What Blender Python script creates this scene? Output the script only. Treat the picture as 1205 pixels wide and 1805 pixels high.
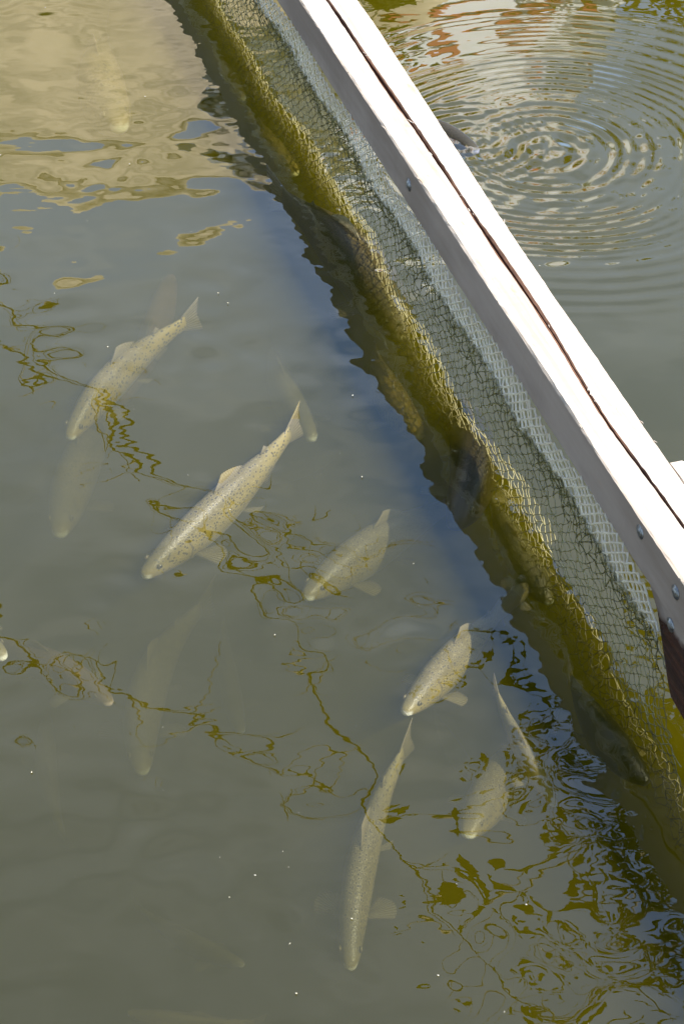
import bpy, math, random
import numpy as np
from mathutils import Vector, Matrix

rad = math.radians
scene = bpy.context.scene
for o in list(bpy.data.objects):
    bpy.data.objects.remove(o)
col = scene.collection

# ------------------------------------------------------------------ camera
cam_data = bpy.data.cameras.new("camera")
cam = bpy.data.objects.new("camera", cam_data)
col.objects.link(cam)
cam.location = (0.0, 0.0, 2.06)
cam.rotation_euler = (rad(90 - 40.0), 0, 0)
cam_data.sensor_fit = 'VERTICAL'
cam_data.sensor_height = 36.0
cam_data.angle_y = rad(28.0)
cam_data.clip_start = 0.05
cam_data.clip_end = 2000
scene.camera = cam

# ------------------------------------------------------------------ sky, sun, exposure
SUN_AZ, SUN_EL = rad(120.0), rad(49.0)        # azimuth clockwise from +Y
world = bpy.data.worlds.new("World")
scene.world = world
world.use_nodes = True
wn = world.node_tree
for nd in list(wn.nodes):
    wn.nodes.remove(nd)
wo = wn.nodes.new('ShaderNodeOutputWorld')
bg = wn.nodes.new('ShaderNodeBackground')
sky = wn.nodes.new('ShaderNodeTexSky')
sky.sky_type = 'NISHITA'
sky.sun_disc = False
sky.sun_elevation = SUN_EL
sky.sun_rotation = SUN_AZ
sky.air_density = 1.0
sky.dust_density = 0.2
sky.ozone_density = 2.5
bg.inputs['Strength'].default_value = 0.15
# thin high cloud drifting over the whole sky
tc = wn.nodes.new('ShaderNodeTexCoord')
mp = wn.nodes.new('ShaderNodeMapping')
mp.inputs['Scale'].default_value = (1.0, 2.2, 2.6)
mp.inputs['Rotation'].default_value = (0.3, 0.2, 0.5)
cn = wn.nodes.new('ShaderNodeTexNoise')
cn.inputs['Scale'].default_value = 2.6
cn.inputs['Detail'].default_value = 7.0
cn.inputs['Roughness'].default_value = 0.6
cr = wn.nodes.new('ShaderNodeMapRange')
cr.inputs['From Min'].default_value = 0.42
cr.inputs['From Max'].default_value = 0.75
cr.inputs['To Max'].default_value = 0.45
cm = wn.nodes.new('ShaderNodeMix')
cm.data_type = 'RGBA'
cm.inputs['B'].default_value = (4.0, 4.4, 5.2, 1)
wn.links.new(tc.outputs['Generated'], mp.inputs[0])
wn.links.new(mp.outputs[0], cn.inputs['Vector'])
wn.links.new(cn.outputs['Fac'], cr.inputs['Value'])
wn.links.new(cr.outputs[0], cm.inputs['Factor'])
wn.links.new(sky.outputs[0], cm.inputs['A'])
wn.links.new(cm.outputs['Result'], bg.inputs[0])
wn.links.new(bg.outputs[0], wo.inputs[0])

sun_data = bpy.data.lights.new("sun", 'SUN')
sun = bpy.data.objects.new("sun", sun_data)
col.objects.link(sun)
sun_data.energy = 4.7
sun_data.angle = rad(0.5)
sun_data.color = (1.0, 0.955, 0.88)
sun_dir = Vector((math.cos(SUN_EL) * math.sin(SUN_AZ), math.cos(SUN_EL) * math.cos(SUN_AZ), math.sin(SUN_EL)))
sun.rotation_euler = sun_dir.to_track_quat('Z', 'Y').to_euler()
sun.location = sun_dir * 30

scene.view_settings.view_transform = 'Standard'
scene.view_settings.look = 'None'
scene.view_settings.exposure = 1.60
scene.view_settings.gamma = 1.0
scene.view_settings.use_curve_mapping = False
scene.render.engine = 'CYCLES'
cy = scene.cycles
cy.use_denoising = True
cy.max_bounces = 10
cy.volume_bounces = 0
cy.transparent_max_bounces = 32
cy.caustics_reflective = False
cy.caustics_refractive = False
cy.sample_clamp_indirect = 6.0


# ------------------------------------------------------------------ helpers
def tag(o, label=None, cat=None, group=None, kind=None):
    if label:
        o["label"] = label
    if cat:
        o["category"] = cat
    if group:
        o["group"] = group
    if kind:
        o["kind"] = kind
    return o


def mesh_obj(name, verts, faces, mat=None, parent=None, smooth=False):
    me = bpy.data.meshes.new(name)
    me.from_pydata([tuple(v) for v in verts], [], faces)
    me.update()
    if smooth:
        me.shade_smooth()
    if mat:
        me.materials.append(mat)
    o = bpy.data.objects.new(name, me)
    col.objects.link(o)
    if parent:
        o.parent = parent
    return o


def empty(name, loc=(0, 0, 0), rz=0.0):
    o = bpy.data.objects.new(name, None)
    o.location = loc
    o.rotation_euler = (0, 0, rz)
    o.empty_display_size = 0.1
    col.objects.link(o)
    return o


class MB:
    """collects plain shapes into one mesh"""
    def __init__(s):
        s.v, s.f = [], []

    def add(s, vs, fs):
        n = len(s.v)
        s.v += [tuple(v) for v in vs]
        s.f += [tuple(i + n for i in f) for f in fs]

    def box(s, x0, x1, y0, y1, z0, z1):
        s.add([(x0, y0, z0), (x1, y0, z0), (x1, y1, z0), (x0, y1, z0), (x0, y0, z1), (x1, y0, z1), (x1, y1, z1), (x0, y1, z1)],
              [(3, 2, 1, 0), (4, 5, 6, 7), (0, 1, 5, 4), (1, 2, 6, 5), (2, 3, 7, 6), (3, 0, 4, 7)])

    def prism(s, poly, d):
        """poly: list of 3D points of one face, extruded by vector d"""
        k = len(poly)
        a = [Vector(p) for p in poly]
        d = Vector(d)
        s.add(a + [p + d for p in a],
              [tuple(range(k - 1, -1, -1)), tuple(range(k, 2 * k))] + [(i, (i + 1) % k, k + (i + 1) % k, k + i) for i in range(k)])

    def tube(s, pts, radii, sides=6, cap=True):
        pts = [Vector(p) for p in pts]
        n0 = len(s.v)
        k = len(pts)
        ref = None
        for i, p in enumerate(pts):
            t = (pts[min(i + 1, k - 1)] - pts[max(i - 1, 0)])
            if t.length < 1e-9:
                t = Vector((0, 0, 1))
            t.normalize()
            if ref is None:
                ref = t.orthogonal().normalized()
            a = (ref - t * ref.dot(t))
            a = a.normalized() if a.length > 1e-6 else t.orthogonal().normalized()
            ref = a
            b = t.cross(a)
            for j in range(sides):
                w = 2 * math.pi * j / sides
                s.v.append(tuple(p + (a * math.cos(w) + b * math.sin(w)) * radii[i]))
        for i in range(k - 1):
            for j in range(sides):
                q = n0 + i * sides
                s.f.append((q + j, q + (j + 1) % sides, q + sides + (j + 1) % sides, q + sides + j))
        if cap:
            s.f.append(tuple(n0 + j for j in range(sides - 1, -1, -1)))
            s.f.append(tuple(n0 + (k - 1) * sides + j for j in range(sides)))

    def build(s, name, mat, parent=None, smooth=False):
        return mesh_obj(name, s.v, s.f, mat, parent, smooth)


# ------------------------------------------------------------------ material helpers
def new_mat(name):
    m = bpy.data.materials.new(name)
    m.use_nodes = True
    nt = m.node_tree
    for nd in list(nt.nodes):
        nt.nodes.remove(nd)
    out = nt.nodes.new('ShaderNodeOutputMaterial')
    return m, nt, out


class N:
    """small node-building shorthand"""
    def __init__(s, nt):
        s.nt = nt

    def node(s, t, **kw):
        nd = s.nt.nodes.new(t)
        for k, v in kw.items():
            setattr(nd, k, v)
        return nd

    def put(s, sock, v):
        if isinstance(v, bpy.types.NodeSocket):
            s.nt.links.new(v, sock)
        else:
            sock.default_value = v

    def math(s, op, a, b=0.0, c=0.0, clamp=False):
        nd = s.node('ShaderNodeMath', operation=op, use_clamp=clamp)
        s.put(nd.inputs[0], a)
        s.put(nd.inputs[1], b)
        s.put(nd.inputs[2], c)
        return nd.outputs[0]

    def mix(s, f, a, b):
        nd = s.node('ShaderNodeMix', data_type='RGBA')
        s.put(nd.inputs['Factor'], f)
        s.put(nd.inputs['A'], a if isinstance(a, bpy.types.NodeSocket) else (*a, 1))
        s.put(nd.inputs['B'], b if isinstance(b, bpy.types.NodeSocket) else (*b, 1))
        return nd.outputs['Result']

    def noise(s, vec, scale, detail=3.0, rough=0.55, out='Fac'):
        nd = s.node('ShaderNodeTexNoise')
        if vec is not None:
            s.put(nd.inputs['Vector'], vec)
        nd.inputs['Scale'].default_value = scale
        nd.inputs['Detail'].default_value = detail
        nd.inputs['Roughness'].default_value = rough
        return nd.outputs[out]

    def step(s, x, lo, hi):
        nd = s.node('ShaderNodeMapRange', interpolation_type='SMOOTHSTEP')
        s.put(nd.inputs['Value'], x)
        nd.inputs['From Min'].default_value = lo
        nd.inputs['From Max'].default_value = hi
        return nd.outputs[0]

    def scale(s, vec, sc):
        nd = s.node('ShaderNodeMapping')
        s.put(nd.inputs['Vector'], vec)
        nd.inputs['Scale'].default_value = sc
        return nd.outputs[0]

    def bump(s, h, strength, dist):
        nd = s.node('ShaderNodeBump')
        s.put(nd.inputs['Height'], h)
        nd.inputs['Strength'].default_value = strength
        nd.inputs['Distance'].default_value = dist
        return nd.outputs[0]

    def bsdf(s, out, color, rough=0.6, normal=None, spec=0.4, **kw):
        nd = s.node('ShaderNodeBsdfPrincipled')
        s.put(nd.inputs['Base Color'], color if isinstance(color, bpy.types.NodeSocket) else (*color, 1))
        s.put(nd.inputs['Roughness'], rough)
        nd.inputs['Specular IOR Level'].default_value = spec
        for k, v in kw.items():
            s.put(nd.inputs[k], v)
        if normal is not None:
            s.put(nd.inputs['Normal'], normal)
        s.nt.links.new(nd.outputs[0], out.inputs['Surface'])
        return nd


def obj_coord(n):
    return n.node('ShaderNodeTexCoord').outputs['Object']


def plain_mat(name, c1, c2, scale=6.0, rough=0.8, bump=0.0, stretch=(1, 1, 1), spec=0.3):
    m, nt, out = new_mat(name)
    n = N(nt)
    v = n.scale(obj_coord(n), stretch)
    f = n.noise(v, scale, 5.0)
    c = n.mix(n.step(f, 0.3, 0.7), c1, c2)
    nm = n.bump(f, bump, 0.02) if bump else None
    n.bsdf(out, c, rough, nm, spec)
    return m


# sawn pale wood, long grain along local Y; the foot of boards that stand in the pond is wet
def wood_mat(name, wet_line=None, tone=1.0, grey=0.0):
    m, nt, out = new_mat(name)
    n = N(nt)
    co = obj_coord(n)
    g1 = n.noise(n.scale(co, (70, 2.2, 70)), 1.0, 4.0)
    g2 = n.noise(n.scale(co, (260, 7, 260)), 1.0, 3.0)
    bl = n.noise(n.scale(co, (9, 3.0, 9)), 1.0, 4.0)
    c = n.mix(n.step(g1, 0.3, 0.72), (0.42 * tone, 0.365 * tone, 0.305 * tone), (0.31 * tone, 0.255 * tone, 0.20 * tone))
    c = n.mix(n.math('MULTIPLY', n.step(g2, 0.52, 0.75), 0.45), c, (0.36 * tone, 0.29 * tone, 0.23 * tone))
    c = n.mix(n.math('MULTIPLY', n.step(bl, 0.56, 0.75), 0.45), c, (0.42 * tone, 0.35 * tone, 0.31 * tone))
    st = n.noise(n.scale(co, (60, 14, 60)), 1.0, 5.0, 0.65)
    c = n.mix(n.math('MULTIPLY', n.step(st, 0.60, 0.74), 0.75), c, (0.40 * tone, 0.23 * tone, 0.115 * tone))
    c = n.mix(grey, c, n.mix(n.step(bl, 0.35, 0.65), (0.42, 0.325, 0.285), (0.27, 0.20, 0.17)))  # darker mauve tone, paints shade onto the beam's side face
    rough = 0.75
    h = n.math('ADD', g2, n.math('MULTIPLY', g1, 0.7))
    if wet_line is not None:
        sep = n.node('ShaderNodeSeparateXYZ')
        n.put(sep.inputs[0], co)
        z = n.math('ADD', sep.outputs[2], n.math('MULTIPLY', n.math('SUBTRACT', n.noise(n.scale(co, (14, 14, 14)), 1.0, 4.0), 0.5), 0.05))
        w = n.math('SUBTRACT', 1.0, n.step(z, wet_line - 0.004, wet_line + 0.006), clamp=True)
        c = n.mix(w, c, n.mix(n.step(g1, 0.35, 0.7), (0.085, 0.028, 0.016), (0.035, 0.013, 0.010)))
        rough = n.math('SUBTRACT', 0.75, n.math('MULTIPLY', w, 0.5))
    n.bsdf(out, c, rough, n.bump(h, 0.5, 0.0015), 0.3)
    return m


# ------------------------------------------------------------------ materials
M = {}
M['wood'] = wood_mat('pale_sawn_wood')
M['wet_wood'] = wood_mat('pale_wood_with_wet_foot', 0.075, 0.85, 0.75)
M['wood_side'] = wood_mat('weathered_mauve_wood', None, 1.0, 0.75)  # darker copy of the wood, the side's shade put into its colour
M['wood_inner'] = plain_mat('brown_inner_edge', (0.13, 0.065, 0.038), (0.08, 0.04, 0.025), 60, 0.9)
M['steel'] = plain_mat('galvanised_steel', (0.34, 0.35, 0.38), (0.16, 0.165, 0.18), 220, 0.38, 0.1)
M['steel'].node_tree.nodes['Principled BSDF'].inputs['Metallic'].default_value = 0.9
M['plaster_white'] = plain_mat('white_plaster', (0.92, 0.92, 0.90), (0.86, 0.86, 0.85), 1.2, 0.9)
M['plaster_beige'] = plain_mat('beige_plaster', (0.66, 0.58, 0.40), (0.52, 0.47, 0.33), 0.9, 0.9)
M['red_paint'] = plain_mat('red_paint', (0.50, 0.11, 0.06), (0.40, 0.08, 0.05), 2.0, 0.6)
M['roof_straw'] = plain_mat('weathered_reed_thatch', (0.54, 0.44, 0.29), (0.30, 0.25, 0.17), 1.6, 0.95, 0.3, (1, 1, 1))
M['roof_red'] = plain_mat('red_clay_tile', (0.36, 0.12, 0.07), (0.27, 0.09, 0.06), 3.0, 0.85)
M['dark_glass'] = plain_mat('window_glass', (0.03, 0.035, 0.04), (0.05, 0.055, 0.06), 2.0, 0.08)
M['bark'] = plain_mat('tan_bark', (0.44, 0.34, 0.20), (0.30, 0.23, 0.13), 8.0, 0.9, 0.4, (4, 4, 1))
M['grass_ground'] = plain_mat('meadow_ground', (0.07, 0.085, 0.03), (0.11, 0.10, 0.05), 0.7, 0.95)
M['mud'] = plain_mat('olive_mud', (0.07, 0.065, 0.03), (0.045, 0.04, 0.02), 3.0, 0.95)


def leaf_mat(name, c1, c2):
    m, nt, out = new_mat(name)
    n = N(nt)
    f = n.node('ShaderNodeNewGeometry').outputs['Random Per Island']
    c = n.mix(f, c1, c2)
    d = n.node('ShaderNodeBsdfDiffuse')
    n.put(d.inputs[0], c)
    t = n.node('ShaderNodeBsdfTranslucent')
    n.put(t.inputs[0], n.mix(0.5, c, (c1[0] * 1.5, c1[1] * 1.5, c1[2] * 0.6)))
    mx = n.node('ShaderNodeMixShader')
    mx.inputs[0].default_value = 0.35
    nt.links.new(d.outputs[0], mx.inputs[1])
    nt.links.new(t.outputs[0], mx.inputs[2])
    nt.links.new(mx.outputs[0], out.inputs['Surface'])
    return m


M['leaf_olive'] = leaf_mat('olive_leaf', (0.12, 0.105, 0.028), (0.065, 0.07, 0.018))
M['leaf_dark'] = leaf_mat('dark_leaf', (0.045, 0.05, 0.016), (0.075, 0.07, 0.022))


# ------------------------------------------------------------------ ground with the pond basin
def smooth(a, b, x):
    t = np.clip((x - a) / (b - a), 0, 1)
    return t * t * (3 - 2 * t)


PX0, PX1, PY0, PY1 = -5.5, 6.5, -2.5, 9.5      # pond outline at the water line


def make_ground():
    xs = np.unique(np.concatenate([np.linspace(-600, -12, 14), np.linspace(-12, 13, 90), np.linspace(13, 600, 14)]))
    ys = np.unique(np.concatenate([np.linspace(-600, -9, 14), np.linspace(-9, 16, 90), np.linspace(16, 600, 14)]))
    X, Y = np.meshgrid(xs, ys)
    wob = 0.25 * np.sin(X * 1.3 + 0.7 * Y) + 0.2 * np.sin(Y * 1.7 - 0.4 * X)
    d = np.minimum(np.minimum(X - PX0, PX1 - X), np.minimum(Y - PY0, PY1 - Y)) + wob * 0.4
    Z = 0.35 - 1.5 * smooth(-0.5, 1.6, d) + 0.05 * np.sin(X * 0.9) * np.sin(Y * 0.8)
    nx, ny = len(xs), len(ys)
    v = np.stack([X.ravel(), Y.ravel(), Z.ravel()], 1)
    f = [(j * nx + i, j * nx + i + 1, (j + 1) * nx + i + 1, (j + 1) * nx + i) for j in range(ny - 1) for i in range(nx - 1)]
    m, nt, out = new_mat('bank_and_bed')
    n = N(nt)
    co = obj_coord(n)
    sep = n.node('ShaderNodeSeparateXYZ')
    n.put(sep.inputs[0], co)
    c = n.mix(n.noise(co, 0.7, 5), (0.07, 0.085, 0.03), (0.12, 0.11, 0.05))
    b = n.mix(n.noise(co, 3.0, 5), (0.07, 0.065, 0.03), (0.045, 0.04, 0.02))
    n.bsdf(out, n.mix(n.step(sep.outputs[2], 0.0, 0.12), b, c), 0.95)
    o = mesh_obj('ground', v, f, m, None, True)
    o["kind"] = "structure"
    return o


make_ground()

# barrier frame: local Y runs along the beam, local X to its right
BA = rad(17.487)
BO = (0.2849, 2.501)
BZ = 0.0881                                     # height of the barrier frame's zero above the water
bn = (math.cos(BA), math.sin(BA))
bb = (-math.sin(BA), math.cos(BA))


# ------------------------------------------------------------------ water: one closed body, rippled top
def make_water():
    xs = np.concatenate([np.linspace(PX0 - 0.3, -1.0, 90), np.arange(-0.995, -0.3, 0.005), np.arange(-0.3, 1.0, 0.0032), np.linspace(1.0, PX1 + 0.3, 100)])
    ys = np.concatenate([np.linspace(PY0 - 0.3, 1.3, 70), np.arange(1.305, 3.1, 0.0045), np.arange(3.1, 4.25, 0.003), np.linspace(4.25, PY1 + 0.3, 110)])
    X, Y = np.meshgrid(xs, ys)
    rng = np.random.RandomState(11)
    u = -((X - BO[0]) * bn[0] + (Y - BO[1]) * bn[1])     # distance left of the net
    dense = smooth(-1.25, -0.95, X) * (1 - smooth(1.0, 1.3, X)) * smooth(1.0, 1.35, Y) * (1 - smooth(4.25, 4.6, Y))

    def waves(n, l0, l1, slope, aim=None, spread=math.pi):
        Z = np.zeros_like(X)
        for i in range(n):
            lam = l0 * (l1 / l0) ** rng.rand()
            a = rng.rand() * 2 * math.pi if aim is None else aim + (rng.rand() - .5) * spread
            k = 2 * math.pi / lam
            Z += slope * math.sqrt(2.0 / n) / k * np.sin(k * (X * math.cos(a) + Y * math.sin(a)) + rng.rand() * 6.283)
        return Z

    def patch(l0, l1, n=10):
        Z = np.zeros_like(X)
        for i in range(n):
            lam = l0 * (l1 / l0) ** rng.rand()
            a = rng.rand() * 2 * math.pi
            Z += np.sin(2 * math.pi / lam * (X * math.cos(a) + Y * math.sin(a)) + rng.rand() * 6.283)
        return Z / math.sqrt(n / 2.0)

    Z = waves(14, 0.45, 1.1, 0.0050)                                     # slow swell, everywhere
    env = np.clip(0.75 + 0.45 * patch(0.35, 1.0), 0.15, 1.7)
    Z += dense * env * waves(40, 0.11, 0.34, 0.0120)
    env2 = np.clip(0.55 + 0.6 * patch(0.25, 0.8), 0.0, 1.6) * (1 - 0.45 * smooth(3.0, 3.6, Y)) * (1 - 0.7 * smooth(0.08, 0.2, -u))
    Z += dense * env2 * waves(40, 0.055, 0.12, 0.0130)
    Z += dense * smooth(3.0, 3.5, Y) * smooth(0.15, 0.4, u) * np.clip(0.5 + 0.6 * patch(0.2, 0.6), 0, 1.6) * waves(34, 0.035, 0.07, 0.009)
    near = np.exp(-np.abs(u - 0.05) / 0.055)
    Z += dense * near * waves(34, 0.020, 0.050, 0.028)
    edge = np.exp(-((u - 0.26) / 0.14) ** 2)
    Z += dense * edge * np.clip(0.6 + 0.6 * patch(0.2, 0.6), 0, 1.6) * waves(44, 0.05, 0.20, 0.0105)
    # rings sent out by the fish rising beyond the beam
    right = smooth(0.085, 0.13, -u)

    def ring(cx, cy, packs, wob, seed):
        r2 = np.random.RandomState(seed)
        dx, dy = X - cx, Y - cy
        r = np.hypot(dx, dy)
        th = np.arctan2(dy, dx)
        w = sum(np.sin(k * th + r2.rand() * 6.28) / k for k in (1, 2, 3, 5))
        r = r * (1 + wob * w)
        out = np.zeros_like(X)
        for (ra, rb, lam, slope) in packs:
            e = smooth(ra - lam, ra + lam, r) * (1 - smooth(rb - lam, rb + lam, r))
            am = 1 + 0.45 * np.sin(2 * th + r2.rand() * 6) + 0.4 * np.sin(5 * th + 9 * r + r2.rand() * 6)
            out += e * am * slope * lam / (2 * math.pi) * np.sin(2 * math.pi * r / lam + r2.rand() * 6)
        return out

    Z += right * ring(0.40, 3.555, [(0.235, 0.40, 0.024, 0.078), (0.175, 0.235, 0.034, 0.06), (0.10, 0.17, 0.030, 0.12), (0.00, 0.10, 0.052, 0.14), (0.40, 0.60, 0.040, 0.03)], 0.055, 3)
    Z += right * ring(0.262, 3.60, [(0.03, 0.17, 0.030, 0.10), (0.0, 0.05, 0.03, 0.15)], 0.04, 5)
    rip = np.exp(-((X - 0.40) ** 2 + (Y - 3.50) ** 2) / 0.10)
    Z += right * dense * rip * waves(30, 0.035, 0.10, 0.040)
    nx, ny = len(xs), len(ys)
    nt_ = nx * ny
    V = np.stack([X.ravel(), Y.ravel(), Z.ravel()], 1)
    # rim: lower copy of the outline for the sides and bottom
    ring_idx = np.concatenate([np.arange(nx), np.arange(1, ny) * nx + nx - 1, (ny - 1) * nx + np.arange(nx - 2, -1, -1), np.arange(ny - 2, 0, -1) * nx])
    low = V[ring_idx].copy()
    low[:, 2] = -1.35
    V = np.concatenate([V, low])
    i, j = np.meshgrid(np.arange(nx - 1), np.arange(ny - 1))
    q = (j * nx + i).ravel()
    quads = np.stack([q, q + 1, q + nx + 1, q + nx], 1)
    k = len(ring_idx)
    a = np.arange(k)
    sides = np.stack([ring_idx[(a + 1) % k], ring_idx[a], nt_ + a, nt_ + (a + 1) % k], 1)
    quads = np.concatenate([quads, sides])
    nq = len(quads)
    bottom = (nt_ + a)[::-1]
    loops = np.concatenate([quads.ravel(), bottom]).astype(np.int32)
    starts = np.concatenate([np.arange(nq) * 4, [nq * 4]]).astype(np.int32)
    me = bpy.data.meshes.new('water')
    me.vertices.add(len(V))
    me.vertices.foreach_set('co', V.astype(np.float32).ravel())
    me.loops.add(len(loops))
    me.loops.foreach_set('vertex_index', loops)
    me.polygons.add(nq + 1)
    me.polygons.foreach_set('loop_start', starts)
    me.update(calc_edges=True)
    sm = np.zeros(nq + 1, dtype=bool)
    sm[:len(q)] = True
    me.polygons.foreach_set('use_smooth', sm)
    o = bpy.data.objects.new('water', me)
    col.objects.link(o)
    o["kind"] = "structure"

    m, nt, out = new_mat('turbid_pond_water')
    n = N(nt)
    co = obj_coord(n)
    h = n.noise(n.scale(co, (9, 22, 1)), 1.0, 2.0)
    nm = n.bump(h, 0.05, 0.003)
    geo = n.node('ShaderNodeNewGeometry')
    dot = n.node('ShaderNodeVectorMath', operation='DOT_PRODUCT')
    n.put(dot.inputs[0], nm)
    n.put(dot.inputs[1], geo.outputs['Incoming'])
    c = n.math('ABSOLUTE', dot.outputs['Value'])
    g = n.math('POWER', n.math('SUBTRACT', 1.0, c, clamp=True), 3.5)
    fac = n.math('ADD', WATER_F0, n.math('MULTIPLY', g, 1.0 - WATER_F0), clamp=True)
    tr = n.node('ShaderNodeBsdfTransparent')
    gl = n.node('ShaderNodeBsdfGlossy')
    gl.inputs['Roughness'].default_value = 0.0
    n.put(gl.inputs['Normal'], nm)
    mx = n.node('ShaderNodeMixShader')
    n.put(mx.inputs[0], fac)
    nt.links.new(tr.outputs[0], mx.inputs[1])
    nt.links.new(gl.outputs[0], mx.inputs[2])
    nt.links.new(mx.outputs[0], out.inputs['Surface'])
    vs = n.node('ShaderNodeVolumeScatter')
    vs.inputs['Color'].default_value = (*SCAT, 1)
    vs.inputs['Density'].default_value = 1.0
    vs.inputs['Anisotropy'].default_value = 0.25
    va = n.node('ShaderNodeVolumeAbsorption')
    va.inputs['Color'].default_value = tuple(1 - x / 8.0 for x in ABSO) + (1,)
    va.inputs['Density'].default_value = 8.0
    ad = n.node('ShaderNodeAddShader')
    nt.links.new(vs.outputs[0], ad.inputs[0])
    nt.links.new(va.outputs[0], ad.inputs[1])
    nt.links.new(ad.outputs[0], out.inputs['Volume'])
    me.materials.append(m)
    return o


WATER_F0 = 0.090
SCAT = (1.98, 1.66, 0.05)
ABSO = (4.3, 4.6, 7.9)
make_water()


# ------------------------------------------------------------------ barrier: timbers, bolts, net
barrier = empty('timber_barrier', (BO[0], BO[1], BZ), BA)
barrier.rotation_euler = (rad(0.33), 0, BA)
tag(barrier, 'long pale sawn timber barrier with netting running diagonally across the pond', 'barrier')


def board(name, y0, y1, xa, xb, z0, z1, mat, seed, rag=0.0012, step=0.012, parent=None, side=None):
    """sawn board along local Y; xa(y), xb(y) give its two edges"""
    rnd = np.random.RandomState(seed)
    n = int((y1 - y0) / step) + 1
    ys = np.linspace(y0, y1, n)
    bev = 0.0025

    def rough(sc):
        a = rnd.randn(n)
        b = np.convolve(rnd.randn(n + 40), np.ones(21) / 21 ** .5, 'same')[20:20 + n]
        return sc * (a * 0.45 + b)
    e = [rough(rag) for _ in range(8)]
    vs = []
    for i, y in enumerate(ys):
        a, b = xa(y), xb(y)
        pr = [(a + bev, z0), (b - bev, z0), (b, z0 + bev), (b, z1 - bev), (b - bev, z1), (a + bev, z1), (a, z1 - bev), (a, z0 + bev)]
        for k, (x, z) in enumerate(pr):
            dx = e[k][i] * (0.25 if k in (2, 3, 6, 7) else 0.5)
            dz = e[(k + 3) % 8][i] * 0.5
            vs.append((x + dx, y, z + dz))
    fs = [tuple(range(8))]
    for i in range(n - 1):
        for k in range(8):
            q = i * 8
            fs.append((q + k, q + 8 + k, q + 8 + (k + 1) % 8, q + (k + 1) % 8))
    fs.append(tuple((n - 1) * 8 + k for k in range(7, -1, -1)))
    o = mesh_obj(name, vs, fs, mat, parent or barrier)
    for k, mm in (side or {}).items():
        o.data.materials.append(mm)
        ix = len(o.data.materials) - 1
        for p in o.data.polygons[1:-1]:
            if (p.index - 1) % 8 == k:
                p.material_index = ix
    return o


def gap(y):
    g = (0.0036 + 0.0012 * math.sin(y * 2.1 + 0.4)) * (0.75 + 0.25 * math.sin(y * 9) + 0.22 * math.sin(y * 23 + 1))
    g *= float(smooth(-0.32, 0.30, np.float64(y)))
    return max(g, 0.0012)


def crack(y):
    return 0.0495 - 0.007 * math.exp(-((y + 0.17) / 0.16) ** 2) + 0.0007 * math.sin(y * 3.1) + 0.0006 * math.sin(y * 11 + 1)


def rear_edge(y):
    return 0.088 + 0.017 * float(smooth(0.1, 1.2, np.float64(y)))


board('front_timber', -1.35, 3.4, lambda y: 0.0, lambda y: crack(y) - gap(y) * .5, 0.100, 0.180, M['wood'], 1, side={6: M['wood_side'], 2: M['wood_inner'], 3: M['wood_inner']})
board('rear_timber', -1.35, 3.4, lambda y: crack(y) + gap(y) * .5, rear_edge, 0.125, 0.1815, M['wood'], 2, side={6: M['wood_inner'], 5: M['wood_inner']})
board('side_batten', -1.35, -0.292, lambda y: 0.0905 + 0.002 * math.sin(y * 9), lambda y: 0.111, 0.10, 0.177, M['wood'], 3, side={6: M['wood_inner']})

# wide lower board, cut off slanting, at the near end
MBd = MB()
MBd.prism([(0.006, -0.425, 0.0985), (0.006, -0.463, 0.07), (0.006, -0.492, 0.026), (0.006, -0.516, -0.011), (0.006, -0.532, -0.030), (0.006, -0.70, -0.040), (0.006, -1.35, -0.045), (0.006, -1.35, 0.0985)], (0.026, 0, 0))
MBd.build('lower_board', M['wet_wood'], barrier)


def bolt(y, z, r, x=0.0):
    b = MB()
    k = 14
    rings = [(1.5, 0.0), (1.5, -0.12), (1.05, -0.16), (1.0, -0.26), (0.8, -0.40), (0.42, -0.50), (0.0, -0.53)]
    vs = []
    for (rr, h) in rings[:-1]:
        for j in range(k):
            a = 2 * math.pi * j / k
            vs.append((x + h * r, y + rr * r * math.cos(a), z + rr * r * math.sin(a)))
    vs.append((x + rings[-1][1] * r, y, z))
    fs = []
    for i in range(len(rings) - 2):
        for j in range(k):
            fs.append((i * k + j, i * k + (j + 1) % k, (i + 1) * k + (j + 1) % k, (i + 1) * k + j))
    for j in range(k):
        fs.append(((len(rings) - 2) * k + j, (len(rings) - 2) * k + (j + 1) % k, len(vs) - 1))
    b.add(vs, fs)
    return b.build('bolt', M['steel'], barrier, True)


bolt(0.570, 0.144, 0.0078)
bolt(-0.398, 0.160, 0.0072)
bolt(-0.515, 0.151, 0.0072)
bolt(-0.504, 0.080, 0.0072, 0.006)


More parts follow.
